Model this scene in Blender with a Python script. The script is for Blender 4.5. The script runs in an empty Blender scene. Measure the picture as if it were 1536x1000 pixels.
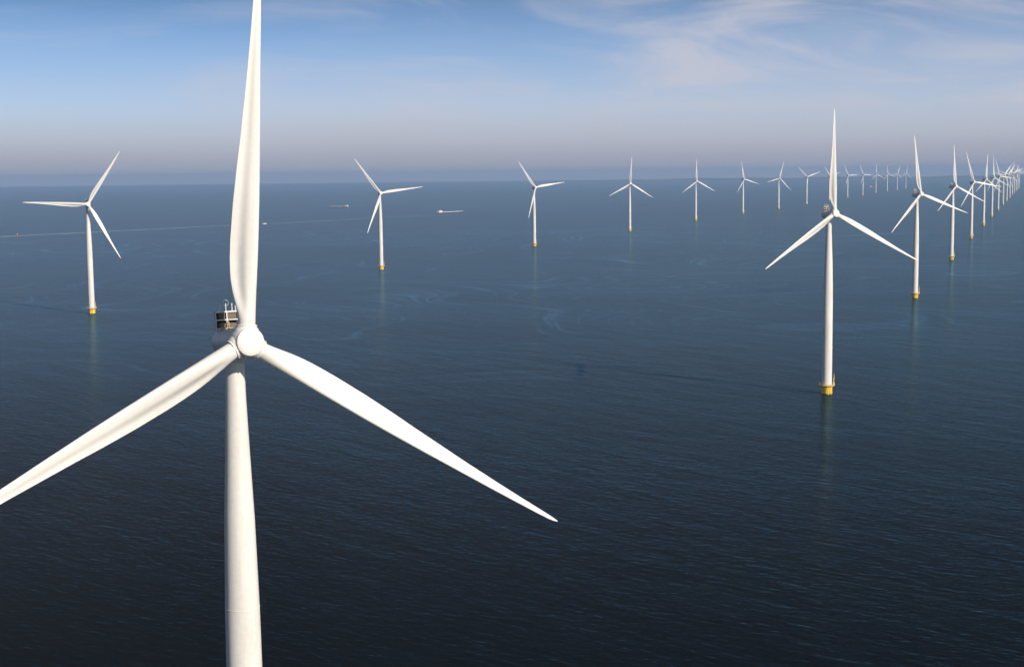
import bpy, bmesh, math, random
from mathutils import Vector, Matrix
R = math.radians
random.seed(7)
scene = bpy.context.scene
col = scene.collection

# ------------------------------------------------------------------ camera
cam_d = bpy.data.cameras.new("camera")
cam = bpy.data.objects.new("camera", cam_d)
col.objects.link(cam)
scene.camera = cam
cam_d.sensor_width = 36.0
cam_d.lens = 36.0 * 2175.5 / 1536.0
cam_d.clip_start = 0.5
cam_d.clip_end = 60000.0
PITCH, ROLL, CAM_H = 0.109632, -0.0107536, 117.95
fw = Vector((0, math.cos(PITCH), -math.sin(PITCH)))
rt = Vector((1, 0, 0))
up = rt.cross(fw)
r2 = rt * math.cos(ROLL) + up * math.sin(ROLL)
u2 = -rt * math.sin(ROLL) + up * math.cos(ROLL)
cam.matrix_world = Matrix(((r2.x, u2.x, -fw.x, 0), (r2.y, u2.y, -fw.y, 0),
                           (r2.z, u2.z, -fw.z, CAM_H), (0, 0, 0, 1)))

# ------------------------------------------------------------------ render
scene.render.engine = 'CYCLES'
scene.cycles.use_denoising = True
scene.cycles.denoising_prefilter = 'ACCURATE'
scene.cycles.use_light_tree = False
scene.cycles.max_bounces = 6
scene.cycles.volume_bounces = 0
scene.cycles.sample_clamp_indirect = 6.0
scene.view_settings.view_transform = 'Standard'
scene.view_settings.look = 'None'
scene.view_settings.exposure = 0.0
scene.view_settings.gamma = 1.0

# ------------------------------------------------------------------ sun and sky
SUN_AZ, SUN_EL = R(135.3), R(28.0)          # clockwise from +Y (the viewing direction)
sun_dir = Vector((math.sin(SUN_AZ) * math.cos(SUN_EL), math.cos(SUN_AZ) * math.cos(SUN_EL), math.sin(SUN_EL)))
sl = bpy.data.lights.new("sun", 'SUN')
sl.energy = 5.0
sl.angle = R(0.5)
sl.color = (1.0, 0.90, 0.77)
so = bpy.data.objects.new("sun", sl)
col.objects.link(so)
so.rotation_euler = (-sun_dir).to_track_quat('-Z', 'Y').to_euler()
so.location = (300, -300, 400)

world = bpy.data.worlds.new("World")
scene.world = world
world.use_nodes = True


class NT:
    """small helper round a node tree"""
    def __init__(self, tree):
        self.t = tree
        for n in list(tree.nodes):
            tree.nodes.remove(n)

    def n(self, kind, **kw):
        node = self.t.nodes.new(kind)
        for k, v in kw.items():
            if k.startswith('i_'):
                node.inputs[k[2:].replace('_', ' ')].default_value = v
            else:
                setattr(node, k, v)
        return node

    def l(self, a, b):
        self.t.links.new(a, b)

    def math(self, op, a, b=None, c=None, clamp=False):
        m = self.n('ShaderNodeMath', operation=op, use_clamp=clamp)
        for i, x in enumerate((a, b, c)):
            if x is None:
                continue
            if isinstance(x, (int, float)):
                m.inputs[i].default_value = x
            else:
                self.l(x, m.inputs[i])
        return m.outputs[0]

    def maprange(self, x, a, b, c=0.0, d=1.0, kind='SMOOTHSTEP'):
        m = self.n('ShaderNodeMapRange', interpolation_type=kind)
        self.l(x, m.inputs[0])
        for i, v in enumerate((a, b, c, d)):
            m.inputs[i + 1].default_value = v
        return m.outputs[0]

    def mix(self, f, a, b, blend='MIX'):
        m = self.n('ShaderNodeMix', data_type='RGBA', blend_type=blend)
        for sock, x in ((m.inputs[0], f), (m.inputs[6], a), (m.inputs[7], b)):
            if isinstance(x, (int, float)):
                sock.default_value = x
            elif isinstance(x, tuple):
                sock.default_value = x if len(x) == 4 else x + (1.0,)
            else:
                self.l(x, sock)
        return m.outputs[2]

    def noise(self, vec, scale, detail=2.0, rough=0.5, dist=0.0):
        m = self.n('ShaderNodeTexNoise')
        m.inputs['Scale'].default_value = scale
        m.inputs['Detail'].default_value = detail
        m.inputs['Roughness'].default_value = rough
        m.inputs['Distortion'].default_value = dist
        self.l(vec, m.inputs['Vector'])
        return m.outputs[0]

    def mapping(self, vec, rot=0.0, scale=(1, 1, 1), loc=(0, 0, 0)):
        if rot:                                  # turn first, then stretch along the turned axes
            m = self.n('ShaderNodeMapping')
            m.inputs['Rotation'].default_value = (0, 0, rot)
            self.l(vec, m.inputs['Vector'])
            vec = m.outputs[0]
        m = self.n('ShaderNodeMapping')
        m.inputs['Scale'].default_value = scale
        m.inputs['Location'].default_value = loc
        self.l(vec, m.inputs['Vector'])
        return m.outputs[0]


w = NT(world.node_tree)
tc = w.n('ShaderNodeTexCoord')
sep = w.n('ShaderNodeSeparateXYZ')
w.l(tc.outputs['Generated'], sep.inputs[0])
elev = w.math('MAXIMUM', sep.outputs[2], 0.0)
# low sky: the blue comes in a few degrees above the hazy horizon
zc = w.math('ADD', w.math('MULTIPLY', elev, 3.4), 0.02)
cmb = w.n('ShaderNodeCombineXYZ')
w.l(sep.outputs[0], cmb.inputs[0])
w.l(sep.outputs[1], cmb.inputs[1])
w.l(zc, cmb.inputs[2])
nrm = w.n('ShaderNodeVectorMath', operation='NORMALIZE')
w.l(cmb.outputs[0], nrm.inputs[0])
sky = w.n('ShaderNodeTexSky', sky_type='NISHITA', sun_disc=False)
sky.sun_elevation = SUN_EL
sky.sun_rotation = SUN_AZ
sky.altitude = 100.0
sky.air_density = 1.0
sky.dust_density = 1.2
sky.ozone_density = 2.0
w.l(nrm.outputs[0], sky.inputs[0])
hsv = w.n('ShaderNodeHueSaturation')
hsv.inputs['Saturation'].default_value = 1.16
hsv.inputs['Value'].default_value = 1.0
w.l(w.maprange(elev, 0.08, 0.20, 1.22, 0.38), hsv.inputs['Value'])
w.l(sky.outputs[0], hsv.inputs['Color'])
# thin cirrus, thicker towards the right
stretch = w.n('ShaderNodeMapping')
stretch.inputs['Rotation'].default_value = (0, R(-5), 0)
stretch.inputs['Scale'].default_value = (5.5, 5.5, 21.0)
stretch.inputs['Location'].default_value = (2.85, 0.4, 0.83)
w.l(tc.outputs['Generated'], stretch.inputs['Vector'])
c1 = w.noise(stretch.outputs[0], 1.0, 6.0, 0.60, 0.8)
side = w.n('ShaderNodeMapping')
side.inputs['Scale'].default_value = (2.2, 2.2, 5.0)
side.inputs['Location'].default_value = (0.3, 7.4, 0.2)
w.l(tc.outputs['Generated'], side.inputs['Vector'])
c2 = w.noise(side.outputs[0], 1.0, 3.0, 0.5)
broad = w.maprange(w.math('ADD', sep.outputs[0], w.math('MULTIPLY_ADD', c2, 0.9, -0.45)), -0.16, 0.2)
wisps = w.maprange(c1, 0.40, 0.72)
veil = w.math('MULTIPLY', w.math('MULTIPLY_ADD', wisps, 0.78, 0.14), w.math('MULTIPLY_ADD', broad, 0.74, 0.26))
mixed = w.mix(veil, hsv.outputs[0], (4.95, 4.75, 5.1))
pale = w.maprange(elev, 0.0, 0.115, 1.0, 0.0)
mixed = w.mix(w.math('MULTIPLY', pale, 0.9), mixed, (4.05, 4.15, 4.75))
hz = w.maprange(elev, -0.005, 0.05, 1.0, 0.0)
mixed = w.mix(w.math('MULTIPLY', hz, 0.9), mixed, (2.95, 3.0, 3.6))
low = w.maprange(elev, -0.004, 0.026, 1.0, 0.0)
mixed = w.mix(w.math('MULTIPLY', low, 0.55), mixed, (2.5, 2.6, 3.3))
bg = w.n('ShaderNodeBackground')
bg.inputs['Strength'].default_value = 0.13
w.l(mixed, bg.inputs[0])
out = w.n('ShaderNodeOutputWorld')
w.l(bg.outputs[0], out.inputs[0])


# ------------------------------------------------------------------ materials
def material(name):
    m = bpy.data.materials.new(name)
    m.use_nodes = True
    t = NT(m.node_tree)
    o = t.n('ShaderNodeOutputMaterial')
    b = t.n('ShaderNodeBsdfPrincipled')
    t.l(b.outputs[0], o.inputs[0])
    return m, t, b, o


def painted(name, base, rough=0.4, wear=0.06, scale=0.6, streak=True, metallic=0.0, spec=0.5):
    """paint or metal with faint weather streaks and mottling"""
    m, t, b, o = material(name)
    tc = t.n('ShaderNodeTexCoord')
    v = t.mapping(tc.outputs['Object'], scale=(1, 1, 0.12) if streak else (1, 1, 1))
    n1 = t.noise(v, scale * 2.0, 5.0, 0.6)
    n2 = t.noise(tc.outputs['Object'], scale * 7.0, 3.0, 0.6)
    f = t.math('ADD', t.math('MULTIPLY', n1, 0.7), t.math('MULTIPLY', n2, 0.3))
    f = t.maprange(f, 0.35, 0.75)
    dark = tuple(c * (1 - wear * 2.2 * k) for c, k in zip(base, (0.9, 1.0, 1.15)))
    t.l(t.mix(f, base, dark), b.inputs['Base Color'])
    t.l(t.maprange(n2, 0.3, 0.7, rough - 0.06, rough + 0.08), b.inputs['Roughness'])
    b.inputs['Metallic'].default_value = metallic
    b.inputs['Specular IOR Level'].default_value = spec
    return m


M_WHITE = painted("white_turbine_paint", (0.80, 0.785, 0.755), 0.42, 0.07, 0.22)
M_TOWER = painted("white_tower_paint", (0.79, 0.775, 0.745), 0.45, 0.085, 0.25)
M_TAPE = painted("worn_edge_tape", (0.60, 0.585, 0.55), 0.55, 0.12, 0.8)
tt = NT.__new__(NT)
tt.t = M_TOWER.node_tree
pb = [n for n in tt.t.nodes if n.type == 'BSDF_PRINCIPLED'][0]
src = pb.inputs['Base Color'].links[0].from_socket
sp = tt.n('ShaderNodeSeparateXYZ')
tt.l(tt.n('ShaderNodeTexCoord').outputs['Object'], sp.inputs[0])
sec = tt.math('FLOOR', tt.math('DIVIDE', tt.math('ADD', sp.outputs[2], 9.1), 11.05))
wn = tt.n('ShaderNodeTexWhiteNoise', noise_dimensions='1D')
tt.l(sec, wn.inputs['W'])
tt.l(tt.mix(tt.math('MULTIPLY', wn.outputs[0], 0.11), src, (0.62, 0.60, 0.57)), pb.inputs['Base Color'])
M_YELLOW = painted("yellow_foundation_paint", (0.98, 0.65, 0.02), 0.5, 0.06, 0.5)
M_RAIL = painted("yellow_rail_paint", (0.86, 0.60, 0.22), 0.5, 0.06, 1.0)
M_DECK = painted("deck_grating", (0.36, 0.27, 0.14), 0.7, 0.15, 1.2, streak=False)
M_GREEN = painted("dark_waterline_growth", (0.03, 0.03, 0.018), 0.6, 0.2, 2.0)
M_DARK = painted("dark_cooler_cavity", (0.012, 0.009, 0.008), 0.7, 0.1, 2.0, streak=False)
M_RADIATOR = painted("brown_radiator_core", (0.16, 0.13, 0.105), 0.55, 0.12, 3.0)
M_FRAME = painted("white_cooler_frame", (0.74, 0.72, 0.69), 0.45, 0.08, 1.0)
M_STEEL = painted("galvanised_steel", (0.55, 0.55, 0.55), 0.4, 0.12, 1.5, metallic=0.6)
M_BRASS = painted("fitting_yellowed", (0.55, 0.43, 0.2), 0.45, 0.15, 3.0)
M_DOOR = painted("grey_door_paint", (0.4, 0.41, 0.42), 0.5, 0.1, 1.0)
M_HULL_DARK = painted("dark_ship_hull", (0.045, 0.05, 0.075), 0.5, 0.2, 0.2)
M_SHIP_WHITE = painted("white_ship_paint", (0.78, 0.77, 0.75), 0.4, 0.06, 0.5)
M_HATCH = painted("grey_hatch_cover", (0.62, 0.62, 0.66), 0.5, 0.12, 0.4)
M_GLASS = painted("dark_window_glass", (0.02, 0.025, 0.03), 0.1, 0.05, 1.0)
M_RED = painted("red_marine_paint", (0.55, 0.05, 0.03), 0.45, 0.12, 0.8)


# ------------------------------------------------------------------ mesh helpers
def obj(name, bm, mats, parent=None, smooth=35.0):
    me = bpy.data.meshes.new(name)
    bmesh.ops.recalc_face_normals(bm, faces=bm.faces)
    bm.to_mesh(me)
    bm.free()
    for m in (mats if isinstance(mats, (list, tuple)) else [mats]):
        me.materials.append(m)
    if smooth:
        for p in me.polygons:
            p.use_smooth = True
        me.set_sharp_from_angle(angle=R(smooth))
    o = bpy.data.objects.new(name, me)
    col.objects.link(o)
    if parent:
        o.parent = parent
    return o


def empty(name, loc=(0, 0, 0), rz=0.0):
    o = bpy.data.objects.new(name, None)
    o.empty_display_size = 2.0
    col.objects.link(o)
    o.location = loc
    o.rotation_euler = (0, 0, rz)
    return o


def tag(o, label=None, cat=None, group=None, kind=None):
    if label:
        o['label'] = label
    if cat:
        o['category'] = cat
    if group:
        o['group'] = group
    if kind:
        o['kind'] = kind
    return o


def loft(bm, rings, cap0=True, cap1=True, mat=0):
    vs = [[bm.verts.new(p) for p in r] for r in rings]
    n = len(vs[0])
    for a, b in zip(vs, vs[1:]):
        for i in range(n):
            f = bm.faces.new((a[i], a[(i + 1) % n], b[(i + 1) % n], b[i]))
            f.material_index = mat
    if cap0:
        bm.faces.new(vs[0]).material_index = mat
    if cap1:
        bm.faces.new(list(reversed(vs[-1]))).material_index = mat


def lathe(bm, prof, n=48, M=None, mat=0):
    """prof: (radius, height) about Z"""
    M = M or Matrix()
    rings = [[M @ Vector((r * math.cos(2 * math.pi * i / n), r * math.sin(2 * math.pi * i / n), z)) for i in range(n)]
             for r, z in prof]
    loft(bm, rings, mat=mat)


def tube(bm, pts, rad, n=8, mat=0):
    pts = [Vector(p) for p in pts]
    rings = []
    for i, p in enumerate(pts):
        d = (pts[min(i + 1, len(pts) - 1)] - pts[max(i - 1, 0)]).normalized()
        a = d.cross(Vector((0, 0, 1)))
        if a.length < 1e-3:
            a = d.cross(Vector((0, 1, 0)))
        a.normalize()
        b = d.cross(a)
        r = rad[i] if isinstance(rad, (list, tuple)) else rad
        rings.append([p + a * (r * math.cos(2 * math.pi * k / n)) + b * (r * math.sin(2 * math.pi * k / n)) for k in range(n)])
    loft(bm, rings, mat=mat)


def torus(bm, M, Rm, r, n=40, k=6, mat=0):
    vs = []
    for i in range(n):
        a = 2 * math.pi * i / n
        vs.append([bm.verts.new(M @ Vector(((Rm + r * math.cos(2 * math.pi * j / k)) * math.cos(a),
                                            (Rm + r * math.cos(2 * math.pi * j / k)) * math.sin(a),
                                            r * math.sin(2 * math.pi * j / k)))) for j in range(k)])
    for i in range(n):
        a, b = vs[i], vs[(i + 1) % n]
        for j in range(k):
            bm.faces.new((a[j], a[(j + 1) % k], b[(j + 1) % k], b[j])).material_index = mat


def box(bm, c, s, M=None, bev=0.0, mat=0):
    M = M or Matrix()
    res = bmesh.ops.create_cube(bm, size=1.0, matrix=M @ Matrix.Translation(c) @ Matrix.Diagonal((s[0], s[1], s[2], 1)))
    fs = set(f for v in res['verts'] for f in v.link_faces)
    for f in fs:
        f.material_index = mat
    if bev:
        es = list(set(e for v in res['verts'] for e in v.link_edges))
        bmesh.ops.bevel(bm, geom=es, offset=bev, segments=2, affect='EDGES')


def new():
    return bmesh.new()


# ------------------------------------------------------------------ water
m, t, b, o = material("sea_water")
geo = t.n('ShaderNodeNewGeometry')
pos = geo.outputs['Position']
wave = t.noise(t.mapping(pos, rot=R(41), scale=(1 / 9.5, 1 / 3.0, 1)), 1.0, 3.5, 0.58, 0.35)
wave2 = t.noise(t.mapping(pos, rot=R(12), scale=(1 / 5.0, 1 / 1.9, 1)), 1.0, 2.0, 0.5, 0.2)
swell = t.noise(t.mapping(pos, rot=R(55), scale=(1 / 42, 1 / 15, 1)), 1.0, 1.0, 0.5)
hgt = t.math('ADD', t.math('ADD', t.math('MULTIPLY', wave, 1.0), t.math('MULTIPLY', wave2, 0.5)), t.math('MULTIPLY', swell, 1.3))
gust = t.noise(t.mapping(pos, rot=R(30), scale=(1 / 900, 1 / 260, 1)), 1.0, 4.0, 0.55, 0.4)
# calm wind slicks drifting in curved lanes on the mid-distance water
sw = t.n('ShaderNodeTexNoise')
sw.inputs['Scale'].default_value = 0.0016
sw.inputs['Detail'].default_value = 2.0
t.l(pos, sw.inputs['Vector'])
sc_ = t.n('ShaderNodeVectorMath', operation='SCALE')
sc_.inputs['Scale'].default_value = 190.0
t.l(sw.outputs['Color'], sc_.inputs[0])
sadd = t.n('ShaderNodeVectorMath', operation='ADD')
t.l(pos, sadd.inputs[0])
t.l(sc_.outputs[0], sadd.inputs[1])
lane = t.noise(t.mapping(sadd.outputs[0], rot=R(-58), scale=(1 / 1200, 1 / 230, 1)), 1.0, 5.0, 0.64, 0.25)
lane = t.maprange(lane, 0.50, 0.80)
dv = t.n('ShaderNodeVectorMath', operation='DISTANCE')
dv.inputs[1].default_value = (-280, 2000, 0)
t.l(pos, dv.inputs[0])
reg = t.maprange(dv.outputs['Value'], 700, 1900, 1.0, 0.0)
slick = t.math('MULTIPLY', lane, reg)
bump = t.n('ShaderNodeBump')
bump.inputs['Distance'].default_value = 0.55
t.l(t.math('SUBTRACT', t.maprange(gust, 0.3, 0.7, 0.75, 1.0), t.math('MULTIPLY', slick, 0.5)), bump.inputs['Strength'])
t.l(hgt, bump.inputs['Height'])
rough = t.math('SUBTRACT', t.maprange(gust, 0.3, 0.7, 0.10, 0.14), t.math('MULTIPLY', slick, 0.04))
t.t.nodes.remove(b)
fre = t.n('ShaderNodeFresnel')
fre.inputs['IOR'].default_value = 1.026
t.l(bump.outputs[0], fre.inputs['Normal'])
# at grazing angles only the wave faces turned to the viewer are seen: the mirror share levels off
fac = t.math('MULTIPLY', t.math('TANH', t.math('MULTIPLY', fre.outputs[0], 2.9)), 0.45)
fac = t.math('MULTIPLY', fac, t.maprange(gust, 0.25, 0.75, 0.86, 1.1))
fac = t.math('MULTIPLY', fac, t.math('MULTIPLY_ADD', slick, 1.1, 1.0), clamp=True)
dif = t.n('ShaderNodeBsdfDiffuse')
dif.inputs['Color'].default_value = (0.0016, 0.0024, 0.0036, 1)
glo = t.n('ShaderNodeBsdfGlossy')
glo.inputs['Color'].default_value = (0.52, 0.80, 1.0, 1)
t.l(rough, glo.inputs['Roughness'])
bump_s = t.n('ShaderNodeBump')
bump_s.inputs['Distance'].default_value = 0.30
t.l(hgt, bump_s.inputs['Height'])
t.l(bump_s.outputs[0], glo.inputs['Normal'])
mx = t.n('ShaderNodeMixShader')
t.l(fac, mx.inputs[0])
t.l(dif.outputs[0], mx.inputs[1])
# small steep ripples spread part of the sky light widely and give the sea its blue
glw = t.n('ShaderNodeBsdfGlossy')
glw.inputs['Color'].default_value = (0.0, 0.64, 1.0, 1)
glw.inputs['Roughness'].default_value = 0.30
t.l(bump.outputs[0], glw.inputs['Normal'])
mg = t.n('ShaderNodeMixShader')
mg.inputs[0].default_value = 0.45
t.l(glo.outputs[0], mg.inputs[1])
t.l(glw.outputs[0], mg.inputs[2])
t.l(mg.outputs[0], mx.inputs[2])
# sunlit sides of the countless small wavelets, seen edge-on: this light is missing where a turbine shades the sea
she = t.n('ShaderNodeBsdfSheen', distribution='ASHIKHMIN')
she.inputs['Color'].default_value = (0.048, 0.046, 0.041, 1)
she.inputs['Roughness'].default_value = 0.19
ads = t.n('ShaderNodeAddShader')
t.l(mx.outputs[0], ads.inputs[0])
t.l(she.outputs[0], ads.inputs[1])
t.l(ads.outputs[0], o.inputs['Surface'])
M_WATER = m

SEA_R = 24000.0
bm = new()
N = 160
prev = None
rad = [0, 250, 700, 1500, 3000, 6000, 10000, 14500, SEA_R]
cv = bm.verts.new((0, 0, 0))
for r_ in rad[1:]:
    ring = [bm.verts.new((r_ * math.cos(2 * math.pi * i / N), r_ * math.sin(2 * math.pi * i / N), 0)) for i in range(N)]
    for i in range(N):
        if prev is None:
            bm.faces.new((cv, ring[i], ring[(i + 1) % N]))
        else:
            bm.faces.new((prev[i], ring[i], ring[(i + 1) % N], prev[(i + 1) % N]))
    prev = ring
sea = obj("sea", bm, M_WATER, smooth=None)
tag(sea, kind="structure")

# low far shore seen through the haze on the right
m, t, b, o = material("far_shore_ground")
geo = t.n('ShaderNodeNewGeometry')
t.l(t.mix(t.maprange(t.noise(geo.outputs['Position'], 0.004, 4.0), 0.4, 0.6), (0.035, 0.05, 0.03), (0.09, 0.09, 0.05)), b.inputs['Base Color'])
b.inputs['Roughness'].default_value = 0.9
bm = new()
rows = []
for i in range(161):
    px = 820 + i * 6.5
    a = math.atan((px - 768) / 2175.5)
    k = min(1, i / 30)
    h = (10 + 20 * k) * (0.75 + 0.25 * math.sin(i * 0.31) * math.sin(i * 0.117 + 1)) + random.uniform(-2, 2)
    ring = []
    for d, z in ((20000, 0.5), (20060, h * 0.6), (20150, h), (20500, h * 1.05), (21000, h * 0.7), (21050, 0.5)):
        ring.append((d * math.sin(a), d * math.cos(a), z))
    rows.append(ring)
loft(bm, rows)
shore = obj("far_shore", bm, m)
tag(shore, kind="structure")

# ------------------------------------------------------------------ wind turbine
HUB_Z, TILT, OVER = 95.0, 0.100172, 5.071
S0 = Matrix.Translation((0, 0, HUB_Z)) @ Matrix.Rotation(-TILT, 4, 'X')     # shaft frame: -Y is the way the rotor faces
S_HUB = S0 @ Matrix.Translation((0, -OVER, 0))
TO_Y = Matrix.Rotation(R(90), 4, 'X')                                        # lathe Z -> -Y (front)


def interp(tab, x):
    for (x0, *v0), (x1, *v1) in zip(tab, tab[1:]):
        if x <= x1:
            f = (x - x0) / (x1 - x0)
            f = max(0.0, min(1.0, f))
            return [p + (q - p) * f for p, q in zip(v0, v1)]
    return list(tab[-1][1:])


# radius, leading edge, trailing edge, relative thickness, twist, roundness
BLADE = [(1.9, 1.16, 1.16, 1.0, 0, 1.0), (2.8, 1.16, 1.18, 1.0, 3, 1.0), (3.8, 1.16, 1.32, 0.88, 8, 0.9), (5.2, 1.16, 1.64, 0.68, 15, 0.55),
         (7.0, 1.18, 2.06, 0.52, 21, 0.22), (9.0, 1.23, 2.38, 0.41, 24.5, 0.06), (11.5, 1.27, 2.50, 0.345, 25, 0.0), (14, 1.28, 2.48, 0.31, 24, 0), (19, 1.26, 2.24, 0.27, 20, 0),
         (24, 1.18, 1.84, 0.25, 15.5, 0), (28, 1.08, 1.48, 0.235, 12.5, 0), (33, 0.96, 1.12, 0.22, 9.5, 0), (37, 0.86, 0.85, 0.21, 7.5, 0), (42, 0.74, 0.58, 0.20, 5.5, 0),
         (46.5, 0.61, 0.38, 0.19, 4.5, 0), (50, 0.50, 0.26, 0.18, 4, 0), (52.2, 0.40, 0.17, 0.18, 4, 0), (53.2, 0.26, 0.09, 0.18, 4, 0), (53.75, 0.06, 0.03, 0.2, 4, 0)]


def blade_bm():
    bm = new()
    rs = [1.9, 2.6, 3.2, 3.9, 4.6, 5.3, 6, 6.8, 7.6, 8.5, 9.5, 10.5, 11.5, 12.7, 14, 16.5, 19, 21.5, 24, 26, 28, 30.5, 33, 35, 37, 39.5, 42,
          44.3, 46.5, 48.3, 50, 51.2, 52.2, 52.8, 53.2, 53.5, 53.75]
    n = 20
    rings = []
    for r in rs:
        le, te, th, tw, rd = interp(BLADE, r)
        chord = le + te
        bend = 0.075 * r + 1.35 * (r / 54.0) ** 2.0
        ring = []
        for side in (0, 1):
            for k in range(n):
                th_ = math.pi * k / n
                x = (1 - math.cos(th_)) / 2 if side == 0 else (1 + math.cos(th_)) / 2      # 0 at the leading edge
                yt = 5 * th * (0.2969 * math.sqrt(x) - 0.126 * x - 0.3516 * x * x + 0.2843 * x ** 3 - 0.1036 * x ** 4)
                if side == 0:
                    ya = yt * 1.12 + 0.03 * math.sin(math.pi * x)
                else:
                    q = max(0.0, min(1.0, (x - 0.38) / 0.42))
                    q = q * q * (3 - 2 * q)
                    ya = -yt * (0.92 - 0.90 * q) + 0.022 * math.sin(math.pi * x) - 0.004
                yc = 0.5 * th * math.sin(th_) * (1 if side == 0 else -1)
                y = (ya * (1 - rd) + yc * rd) * chord
                cx = le - x * chord
                ca, sa = math.cos(R(tw)), math.sin(R(tw))
                ring.append((cx * ca + y * sa, y * ca - cx * sa - bend, r))
        rings.append(ring)
    loft(bm, rings)
    bm.verts.index_update()
    m2 = 2 * n
    for f in bm.faces:                                          # worn protective tape along the outer leading edge
        ids = sorted(v.index if v.index >= 0 else 0 for v in f.verts)
        if len(f.verts) == 4:
            ks = [i % m2 for i in ids]
            rr = min(v.co.z for v in f.verts)
            if rr > 31 and all(k <= 2 or k >= m2 - 2 for k in ks):
                f.material_index = 1
    return bm


def build_turbine():
    root = empty("wind_turbine")
    # foundation and tower keep their own heading in the world (parented, turned back when the nacelle yaws)
    bm = new()
    lathe(bm, [(2.86, -6), (2.86, 4.55), (3.02, 4.55), (3.02, 4.75), (2.5, 4.75)], 56)
    tp = obj("transition_piece", bm, M_YELLOW, root)
    bm = new()
    lathe(bm, [(2.90, -5.0), (2.90, 0.42), (2.87, 0.42), (2.87, -5.0)], 56)
    obj("waterline_band", bm, M_GREEN, tp)
    bm = new()
    for s in (-0.9, 0.9):                                       # boat landing on the camera-facing side
        a0 = R(-78)
        d = Vector((math.cos(a0), math.sin(a0), 0))
        p = Vector((-math.sin(a0), math.cos(a0), 0)) * s
        tube(bm, [d * 3.75 + p + Vector((0, 0, z)) for z in (-3, 0, 2.4, 3.5)] + [d * 3.0 + p + Vector((0, 0, 4.2))], 0.17, 8)
        for z in (1.0, 2.7):
            tube(bm, [d * 2.85 + p + Vector((0, 0, z)), d * 3.75 + p + Vector((0, 0, z))], 0.12, 6)
    for k in range(13):
        z = -0.6 + k * 0.42
        tube(bm, [d * 3.45 - Vector((-math.sin(a0), math.cos(a0), 0)) * 0.3 + Vector((0, 0, z)),
                  d * 3.45 + Vector((-math.sin(a0), math.cos(a0), 0)) * 0.3 + Vector((0, 0, z))], 0.04, 5)
    obj("boat_landing", bm, M_RAIL, tp)
    # platform deck
    bm = new()
    n = 56
    lathe(bm, [(2.62, 4.77), (4.15, 4.77), (4.15, 4.97), (2.62, 4.97)], n)
    deck = obj("platform", bm, [M_RAIL], root)
    bm = new()
    lathe(bm, [(2.66, 4.975), (4.02, 4.975), (4.02, 5.01), (2.66, 5.01)], n)
    obj("deck_grating", bm, M_DECK, deck)
    bm = new()
    for k in range(18):
        a = 2 * math.pi * k / 18
        tube(bm, [(4.06 * math.cos(a), 4.06 * math.sin(a), 4.9), (4.06 * math.cos(a), 4.06 * math.sin(a), 6.1)], 0.045, 6)
    for z in (5.5, 6.08):
        torus(bm, Matrix.Translation((0, 0, z)), 4.06, 0.04, 48, 5)
    torus(bm, Matrix.Translation((0, 0, 5.1)), 4.06, 0.08, 48, 4)
    obj("railing", bm, M_RAIL, deck)
    bm = new()                                                  # gusset ring under the deck
    lathe(bm, [(2.87, 3.9), (2.95, 3.9), (3.95, 4.6), (3.95, 4.76), (2.87, 4.76)], 40)
    obj("deck_bracket", bm, M_YELLOW, deck)
    bm = new()                                                  # service crane on the right side
    tube(bm, [(3.45, -0.7, 4.9), (3.45, -0.7, 8.4)], 0.2, 10)
    tube(bm, [(3.45, -0.7, 8.1), (3.6, -0.9, 9.6), (3.5, -1.2, 11.2)], [0.2, 0.16, 0.1], 8)
    tube(bm, [(3.45, -0.7, 6.4), (3.95, -0.9, 9.2)], 0.07, 6)
    tube(bm, [(3.5, -1.2, 11.15), (3.6, -1.35, 8.0)], 0.03, 5)
    box(bm, (3.5, -0.5, 5.7), (0.8, 0.9, 1.5), bev=0.05)
    obj("service_crane", bm, M_RAIL, root)
    # tower
    bm = new()
    prof = [(2.62, 4.78), (2.66, 5.3), (2.62, 5.32), (2.60, 20), (2.58, 34)]
    prof += [(2.605, 34.02), (2.605, 34.12), (2.575, 34.14), (2.55, 47)]
    prof += [(2.44, 57)]
    prof += [(2.465, 57.02), (2.465, 57.12), (2.435, 57.14), (2.12, 70), (1.74, 79), (1.44, 87), (1.36, 90.5), (1.36, 93.0)]
    lathe(bm, prof, 64)
    tower = obj("tower", bm, M_TOWER, root, smooth=20)
    bm = new()
    for v in ((-2.6, 0.0, 6.2),):
        box(bm, v, (0.16, 0.95, 2.1), bev=0.06)
    obj("tower_door", bm, M_DOOR, tower)
    # nacelle
    bm = new()
    M = S_HUB @ TO_Y
    lathe(bm, [(1.2, -2.0), (1.95, -2.02), (2.06, -2.12), (2.08, -2.5), (2.08, -3.5), (2.04, -3.62), (1.93, -3.66), (1.92, -3.8), (1.90, -6.5), (1.85, -8.4), (1.76, -9.4), (1.55, -10.05), (1.15, -10.42), (0.6, -10.55), (0.1, -10.58)], 56, M)
    nac = obj("nacelle", bm, M_WHITE, root)
    bm = new()
    lathe(bm, [(1.42, 92.2), (1.75, 92.9), (1.85, 94.2)], 48)
    obj("yaw_collar", bm, M_WHITE, nac)
    bm = new()                                                  # low walkway rails and hatch on the roof
    for s in (-1.05, 1.05):
        tube(bm, [S_HUB @ Vector((s, y, 2.35)) for y in (3.9, 5.2, 6.6)], 0.035, 5)
        for y in (3.9, 5.2, 6.6):
            tube(bm, [S_HUB @ Vector((s, y, 1.5)), S_HUB @ Vector((s, y, 2.36))], 0.035, 5)
    box(bm, (0, 5.0, 1.92), (1.2, 1.4, 0.12), S_HUB, 0.03)
    obj("roof_hatch", bm, M_FRAME, nac)
    # cooler rack standing on the rear of the nacelle
    Wc, z0, z1, y0, y1 = 3.2, 1.95, 4.3, 7.3, 8.2
    zm = (z0 + z1) / 2 + 0.05
    bm = new()
    hw = Wc / 2
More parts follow.
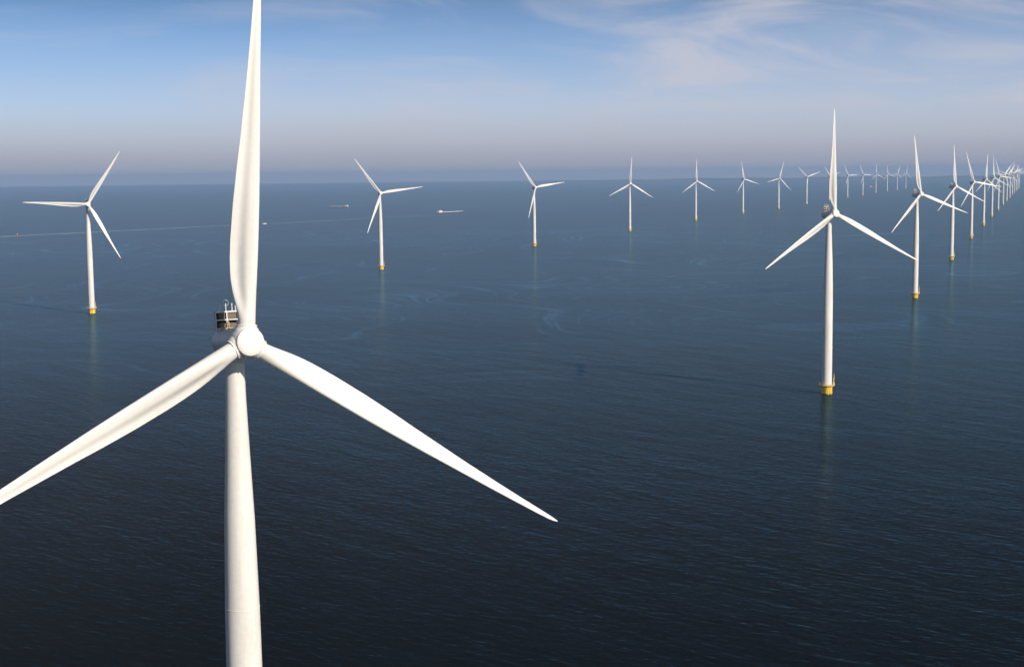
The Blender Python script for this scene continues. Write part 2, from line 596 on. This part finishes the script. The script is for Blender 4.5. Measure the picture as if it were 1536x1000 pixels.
    for x in (-hw, hw):
        box(bm, (x, (y0 + y1) / 2, (z0 + z1) / 2 - 0.1), (0.08, y1 - y0, z1 - z0 + 0.2), S_HUB, 0.01)
    box(bm, (0, y0 + 0.06, (z0 + z1) / 2), (0.16, 0.12, z1 - z0 - 0.04), S_HUB, 0.01)
    for z, hgt_ in ((z0, 0.12), (zm, 0.15), (z1, 0.2)):
        box(bm, (0, (y0 + y1) / 2, z), (Wc - 0.1, y1 - y0 - 0.01, hgt_), S_HUB, 0.01)
    for s in (-1.2, 1.2):
        box(bm, (s, 7.75, 1.6), (0.16, 0.7, 0.75), S_HUB, 0.01)
    cool = obj("cooler_rack", bm, M_FRAME, root)
    bm = new()
    box(bm, (0, y1 - 0.05, (z0 + z1) / 2), (Wc - 0.12, 0.06, z1 - z0 - 0.2), S_HUB)
    obj("back_panel", bm, M_DARK, cool)
    for (cx, cz, sx, sz) in ((-0.66, zm + 0.52, 0.95, 0.78), (0.78, zm + 0.52, 1.3, 0.82), (-0.66, z0 + 0.42, 0.95, 0.6), (0.78, z0 + 0.42, 1.25, 0.62)):
        bm = new()
        box(bm, (cx, y1 - 0.45, cz), (sx, 0.5, sz), S_HUB, 0.02)
        for k in range(9):
            box(bm, (cx - sx / 2 + sx * (k + 0.5) / 9, y1 - 0.715, cz), (0.03, 0.05, sz - 0.06), S_HUB)
        obj("radiator", bm, M_RADIATOR, cool)
    bm = new()
    tube(bm, [S_HUB @ Vector((0.12, y0 - 0.15, z)) for z in (1.8, 2.2, 2.75, 3.0)], [0.14, 0.10, 0.13, 0.06], 8)
    tube(bm, [S_HUB @ Vector((-1.0, y0 - 0.1, 1.95)), S_HUB @ Vector((0.9, y0 - 0.1, 1.98))], 0.09, 8)
    box(bm, (-0.75, y0 - 0.2, 1.8), (0.5, 0.35, 0.4), S_HUB, 0.05)
    box(bm, (0.2, y0 - 0.25, 1.85), (0.4, 0.3, 0.35), S_HUB, 0.05)
    obj("coolant_pipe", bm, M_BRASS, cool)
    for x, h in ((-0.95, 1.05), (-0.05, 1.05), (0.85, 1.05), (1.35, 0.7)):
        bm = new()
        tube(bm, [S_HUB @ Vector((x, y0 + 0.15, z1)), S_HUB @ Vector((x, y0 + 0.15, z1 + h))], 0.075, 8)
        tube(bm, [S_HUB @ Vector((x, y0 + 0.15, z1 + h)), S_HUB @ Vector((x, y0 + 0.15, z1 + h + 0.12))], 0.11, 8)
        mast = obj("instrument_mast", bm, M_FRAME, cool)
        if x == -0.05:
            bm = new()
            torus(bm, S_HUB @ Matrix.Translation((x, y0 + 0.15, z1 + h + 0.2)) @ TO_Y, 0.42, 0.03, 36, 6)
            obj("lightning_ring", bm, M_STEEL, cool)
    # hub
    bm = new()
    lathe(bm, [(1.5, -1.98), (2.0, -1.9), (2.16, -1.5), (2.22, -0.7), (2.2, 0.2), (2.1, 0.9), (1.99, 1.25), (1.91, 1.40), (1.95, 1.44), (1.95, 1.60), (1.9, 1.74), (1.72, 1.84), (1.3, 1.92), (0.8, 1.95), (0.66, 1.955), (0.63, 1.93), (0.60, 1.955), (0.05, 1.96)], 64, TO_Y)
    for k in range(3):
        Mk = Matrix.Rotation(k * 2 * math.pi / 3, 4, 'Y')
        lathe(bm, [(1.75, 0.9), (1.66, 1.7), (1.42, 2.05), (1.38, 2.12), (1.47, 2.14), (1.47, 2.3), (1.36, 2.34), (1.2, 2.36)], 48, Mk)
    hub = obj("hub", bm, M_WHITE, root)
    hub.matrix_local = S_HUB
    for k in range(3):
        bl = obj("blade", blade_bm(), [M_WHITE, M_TAPE], root, smooth=50)
        bm = new()
        lathe(bm, [(1.13, 2.33), (1.21, 2.335), (1.21, 2.40), (1.13, 2.41)], 40)
        obj("root_seal", bm, M_DOOR, bl)
        bl["slot"] = k
        bl.matrix_local = S_HUB @ Matrix.Rotation(k * 2 * math.pi / 3, 4, 'Y')
    # one mesh shared by the three blades
    bls = [c for c in root.children if "slot" in c]
    for c in bls[1:]:
        old = c.data
        c.data = bls[0].data
        bpy.data.meshes.remove(old)
    return root


TURN_BACK = ("transition_piece", "platform", "service_crane", "tower")


def pose(root, x, y, yaw, phase):
    root.location = (x, y, 0)
    root.rotation_euler = (0, 0, R(yaw))
    for c in root.children:
        base = c.name.split('.')[0]
        if base in TURN_BACK:
            c.rotation_euler = (0, 0, R(-yaw))
        elif base == "hub":
            c.matrix_local = S_HUB @ Matrix.Rotation(R(phase), 4, 'Y')
        elif base == "blade":
            c.matrix_local = S_HUB @ Matrix.Rotation(R(phase) + c["slot"] * 2 * math.pi / 3, 4, 'Y')


def copy_tree(o, parent=None):
    c = o.copy()
    col.objects.link(c)
    if parent:
        c.parent = parent
    for ch in list(o.children):
        copy_tree(ch, c)
    return c


TURBINES = [
    (-38.85, 201.3, 30.2, 3.7, "huge nearest white turbine with its top blade cut off by the picture's upper edge"),
    (166.7, 761.6, 21.3, 119.0, "second largest white turbine, at right, its shadow lying leftward on the sea"),
    (371.0, 1329.4, 26.9, 110.3, "white turbine touched by the right blade tip of the second largest turbine"),
    (572.6, 1885.4, 32.6, 113.9, "fourth turbine of the right-hand row from the front, one blade upright, alone between rows"),
    (781.0, 2464.4, 22.0, 99.7, "fifth turbine of the right-hand row, top blade leaning left and one blade nearly level"),
    (980.1, 3013.7, 37.7, 2.5, "sixth turbine of the right-hand row, top blade leaning slightly right"),
    (1179.4, 3565.7, 38.7, 113.1, "seventh turbine of the right-hand row, top blade upright and slim"),
    (1383.8, 4130.3, 27.6, 97.3, "eighth turbine of the right-hand row, top blade leaning left over the crowded far end"),
    (1588.3, 4695.2, 31.0, 40.0, "ninth turbine of the right-hand row, one blade slanting up right, another pointing left"),
    (1791.3, 5256.6, 31.0, 45.0, "tenth turbine of the right-hand row, one blade slanting up right in the tight bunch"),
    (1994.4, 5818.0, 31.0, 20.0, "eleventh turbine of the right-hand row, one blade steeply up in the tight bunch"),
    (2197.4, 6379.3, 31.0, 65.0, "twelfth turbine of the right-hand row, a short blade slanting up left"),
    (2400.5, 6940.7, 31.0, 35.0, "thirteenth turbine of the right-hand row, fourth from its far end"),
    (2603.6, 7502.1, 31.0, 62.0, "fourteenth turbine of the right-hand row, third from its far end"),
    (2806.6, 8063.5, 31.0, 100.0, "last but one turbine at the far end of the right-hand row"),
    (3009.7, 8624.9, 31.0, 80.0, "farthest turbine of the right-hand row, tiny beside the right picture edge"),
    (-367.9, 1265.9, 20.2, 32.2, "leftmost turbine with one blade pointing level to the left and a yellow base"),
    (-163.0, 1817.6, 18.7, 82.3, "white turbine standing between the two cargo barges, blades in a leaning Y"),
    (38.1, 2361.7, 30.5, 81.8, "white turbine right of the second barge, one blade hanging close beside its tower"),
    (239.7, 2928.0, 15.1, 2.9, "fourth turbine of the back row from the left, two lower blades spread evenly"),
    (446.5, 3509.8, 24.9, 118.8, "fifth turbine of the back row from the left, top blade exactly upright"),
    (654.0, 4096.5, 37.5, 105.5, "sixth turbine of the back row from the left, top blade tipped slightly left"),
    (828.3, 4499.2, 26.4, 16.9, "seventh turbine of the back row from the left, top blade tipped right"),
    (1040.4, 5116.3, 21.8, 70.3, "eighth turbine of the back row, blades in a wide V with the third hanging down"),
    (1249.2, 5706.7, 35.8, 75.0, "small turbine half hidden behind the upright blade of the second largest turbine"),
    (1444.9, 6244.5, 29.7, 89.0, "small turbine just right of the second largest turbine's upright blade, one blade level right"),
    (1614.5, 6675.3, 29.1, 90.6, "second small turbine right of the second largest turbine's upright blade, one blade level"),
    (1854.5, 7395.9, 30.5, 116.2, "small back row turbine beside the tiny red boat, top blade upright"),
    (2040.9, 7895.1, 33.4, 109.9, "third from the right end of the back row, top blade tipped slightly left"),
    (2216.2, 8351.5, 35.9, 20.2, "last but one turbine at the right end of the back row, top blade tipped right"),
    (2430.2, 8958.6, 33.0, 11.8, "tiny turbine at the right end of the back row, left of a tall turbine"),
]
proto = build_turbine()
for i, (x, y, yaw, ph, lab) in enumerate(TURBINES):
    tb = proto if i == 0 else copy_tree(proto)
    tag(tb, lab, "wind turbine", "wind turbines of the offshore farm")
    pose(tb, x, y, yaw, ph)


# ------------------------------------------------------------------ boats
def hull_rings(L, B, D, sheer, bow=0.22, z0=-0.8):
    """cross sections along +X (bow at +X)"""
    rings = []
    for k in range(22):
        s = k / 21
        x = (s - 0.5) * L
        q = 1.0
        if s > 1 - bow:
            q = math.sqrt(max(0.0, 1 - ((s - (1 - bow)) / bow) ** 2)) * 0.97 + 0.03
        if s < 0.06:
            q = 0.8 + 0.2 * s / 0.06
        zt = D + sheer * max(0, (s - 0.7) / 0.3) ** 2
        hb = B / 2 * q
        rings.append([(x, -hb, zt), (x, -hb * 0.98, zt * 0.4), (x - (0.02 * L if s > 0.9 else 0), -hb * 0.85, z0),
                      (x - (0.02 * L if s > 0.9 else 0), hb * 0.85, z0), (x, hb * 0.98, zt * 0.4), (x, hb, zt)])
    return rings


def cargo_barge(p_stern, p_bow, label, light_bow=False, loads=False):
    ps, pb = Vector(p_stern + (0,)), Vector(p_bow + (0,))
    d = pb - ps
    L, B = d.length, 9.5
    root = empty("cargo_barge", (ps + pb) / 2, math.atan2(d.y, d.x))
    tag(root, label, "cargo ship", "inland cargo ships on the shipping lane")
    bm = new()
    loft(bm, hull_rings(L, B, 2.2, 1.2, 0.1))
    obj("hull", bm, M_HULL_DARK, root)
    bm = new()
    box(bm, (L * 0.44, 0, 3.0), (L * 0.085, B * 0.62, 1.7), bev=0.3)
    box(bm, (L * 0.40, 0, 2.6), (L * 0.03, B * 0.85, 1.2), bev=0.1)
    obj("forecastle", bm, M_SHIP_WHITE, root)
    bm = new()
    box(bm, (0.015 * L, 0, 2.7), (L * 0.68, B * 0.82, 1.1), bev=0.05)
    hold = obj("hatch_coaming", bm, M_HATCH, root)
    n = 5
    for k in range(n):
        x = -0.32 * L + (k + 0.5) * 0.66 * L / n
        bm = new()
        box(bm, (x, 0, 3.5), (0.66 * L / n * 0.62, B * 0.72, 0.75 if not loads else 1.4), bev=0.15)
        obj("hatch_cover", bm, M_SHIP_WHITE if (k % 2 == 0 or not loads) else M_HATCH, hold)
    bm = new()
    box(bm, (-L * 0.42, 0, 4.3), (L * 0.15, B * 0.86, 4.4), bev=0.2)
    box(bm, (-L * 0.43, 0, 7.6), (L * 0.10, B * 0.7, 2.6), bev=0.2)
    box(bm, (-L * 0.43, 0, 8.98), (L * 0.115, B * 0.78, 0.2), bev=0.05)
    house = obj("wheelhouse", bm, M_SHIP_WHITE, root)
    bm = new()
    box(bm, (-L * 0.43, 0, 7.9), (L * 0.10 + 0.06, B * 0.7 + 0.06, 0.8), bev=0.03)
    obj("window", bm, M_GLASS, house)
    bm = new()
    tube(bm, [(-L * 0.46, 0, 9.0), (-L * 0.46, 0, 13)], 0.12, 6)
    tube(bm, [(L * 0.46, 0, 3.8), (L * 0.46, 0, 8)], 0.12, 6)
    obj("mast", bm, M_STEEL, root)
    return root


cargo_barge((-605, 5417), (-684, 5454), "dark cargo barge heading left in the distance, white wheelhouse at its right end")
cargo_barge((-222, 4436), (-150, 4560), "pale cargo barge right of the leaning Y turbine, white wheelhouse at its left end", loads=True)


def motor_yacht(loc, heading, L, label):
    root = empty("motor_yacht", loc, heading)
    tag(root, label, "motor boat", "small white motor boats by the nearest turbine's upright blade")
    bm = new()
    loft(bm, hull_rings(L, L * 0.3, L * 0.13, L * 0.05, 0.45, -0.4))
    obj("hull", bm, M_SHIP_WHITE, root)
    bm = new()
    rings = []
    for x, hw, z in ((-0.3, 0.11, 0.13), (-0.3, 0.10, 0.27), (0.05, 0.095, 0.27), (0.2, 0.085, 0.14)):
        rings.append([(x * L, -hw * L, 0.11 * L), (x * L, -hw * L, z * L), (x * L, hw * L, z * L), (x * L, hw * L, 0.11 * L)])
    loft(bm, rings)
    cab = obj("cabin", bm, M_SHIP_WHITE, root)
    bm = new()
    box(bm, (-0.1 * L, 0, 0.215 * L), (0.36 * L, 0.205 * L, 0.05 * L), bev=0.02)
    obj("window", bm, M_GLASS, cab)
    bm = new()
    tube(bm, [(-0.18 * L, 0, 0.26 * L), (-0.2 * L, 0, 0.5 * L)], 0.07, 6)
    box(bm, (-0.2 * L, 0, 0.42 * L), (0.08 * L, 0.16 * L, 0.03 * L), bev=0.02)
    obj("radar_mast", bm, M_STEEL, root)


motor_yacht((-672, 3560, 0), R(3), 17.0, "white motor boat peeping out left of the nearest turbine's upright blade")
motor_yacht((-613, 3620, 0), R(195), 11.0, "small white motor boat in open water just right of the nearest turbine's upright blade")

root = empty("work_boat", (2448, 9868, 0), R(20))
tag(root, "tiny red and white boat far off among the small back row turbines", "boat")
bm = new()
loft(bm, hull_rings(34, 8, 3.2, 1.5, 0.3))
obj("hull", bm, M_RED, root)
bm = new()
box(bm, (-10, 0, 5.4), (9, 6.5, 4.6), bev=0.3)
box(bm, (-9, 0, 8.6), (5, 5, 2.0), bev=0.3)
obj("wheelhouse", bm, M_SHIP_WHITE, root)

root = empty("channel_buoy", (-1028, 3025, 0))
tag(root, "small red channel buoy floating near the left picture edge beside the boat wake", "buoy")
bm = new()
lathe(bm, [(0.5, -1.2), (1.5, -0.8), (1.7, 0.4), (1.5, 0.9), (0.85, 1.1), (0.6, 3.0), (0.5, 3.1)], 24)
obj("float", bm, M_RED, root)
bm = new()
lathe(bm, [(0.12, 3.1), (0.12, 3.7), (0.75, 3.75), (0.75, 4.9), (0.1, 5.0)], 20)
obj("topmark", bm, M_SHIP_WHITE, root)

# boat wakes: streaks of foam and flattened water lying on the sea
m, t, b, o = material("wake_foam")
geo = t.n('ShaderNodeNewGeometry')
tcn = t.n('ShaderNodeUVMap')
sepu = t.n('ShaderNodeSeparateXYZ')
t.l(tcn.outputs[0], sepu.inputs[0])
edge = t.math('SUBTRACT', 1.0, t.math('ABSOLUTE', t.math('MULTIPLY_ADD', sepu.outputs[1], 2.0, -1.0)))
edge = t.maprange(edge, 0.0, 0.5)
nz = t.noise(t.mapping(geo.outputs['Position'], rot=R(-28), scale=(1 / 60, 1 / 9, 1)), 1.0, 4.0, 0.6)
al = t.math('MULTIPLY', t.math('MULTIPLY', edge, t.maprange(nz, 0.3, 0.75, 0.3, 1.0)), sepu.outputs[0])
b.inputs['Base Color'].default_value = (0.42, 0.54, 0.62, 1)
b.inputs['Roughness'].default_value = 0.6
t.l(al, b.inputs['Alpha'])
M_FOAM = m


def wake(pts, w0, w1, a0, a1, z):
    bm = new()
    uv = bm.loops.layers.uv.new("UVMap")
    P = [Vector(p + (z,)) for p in pts]
    dense = []
    for a, b_ in zip(P, P[1:]):
        for k in range(12):
            dense.append(a.lerp(b_, k / 12))
    dense.append(P[-1])
    rows = []
    n = len(dense)
    for i, p in enumerate(dense):
        d = (dense[min(i + 1, n - 1)] - dense[max(i - 1, 0)]).normalized()
        s = Vector((-d.y, d.x, 0))
        f = i / (n - 1)
        ww = (w0 + (w1 - w0) * f) / 2
        j = random.uniform(-0.12, 0.12) * ww
        rows.append((bm.verts.new(p + s * (ww + j)), bm.verts.new(p - s * (ww - j)), a0 + (a1 - a0) * f))
    for (a, b1, f0), (c, d1, f1) in zip(rows, rows[1:]):
        f = bm.faces.new((a, b1, d1, c))
        for lp, q in zip(f.loops, ((f0, 1), (f0, 0), (f1, 0), (f1, 1))):
            lp[uv].uv = q
    me = bpy.data.meshes.new("boat_wake")
    bm.to_mesh(me)
    bm.free()
    me.materials.append(M_FOAM)
    ob = bpy.data.objects.new("boat_wake", me)
    col.objects.link(ob)
    tag(ob, kind="stuff")


wake([(-685, 3555), (-800, 3380), (-950, 3150), (-1090, 2950), (-1300, 2700)], 30, 95, 0.85, 0.6, 0.06)
wake([(-607, 3628), (-540, 3740), (-420, 3950), (-300, 4140), (-200, 4300)], 28, 80, 0.7, 0.2, 0.07)
wake([(-230, 4430), (-330, 4330), (-480, 4200)], 16, 30, 0.25, 0.05, 0.08)
wake([(-600, 5410), (-380, 5240), (-100, 5000)], 16, 40, 0.35, 0.05, 0.09)

# ------------------------------------------------------------------ haze over the water
m = bpy.data.materials.new("haze_air")
m.use_nodes = True
t = NT(m.node_tree)
o = t.n('ShaderNodeOutputMaterial')
pv = t.n('ShaderNodeVolumePrincipled')
pv.inputs['Color'].default_value = (0.39, 0.595, 0.94, 1)
pv.inputs['Density'].default_value = 6.6e-5
pv.inputs['Anisotropy'].default_value = 0.0
t.l(pv.outputs[0], o.inputs['Volume'])
bm = new()
box(bm, (0, 0, 82.0), (49000, 49000, 166.0))
haze = obj("haze", bm, m, smooth=None)
tag(haze, kind="stuff")
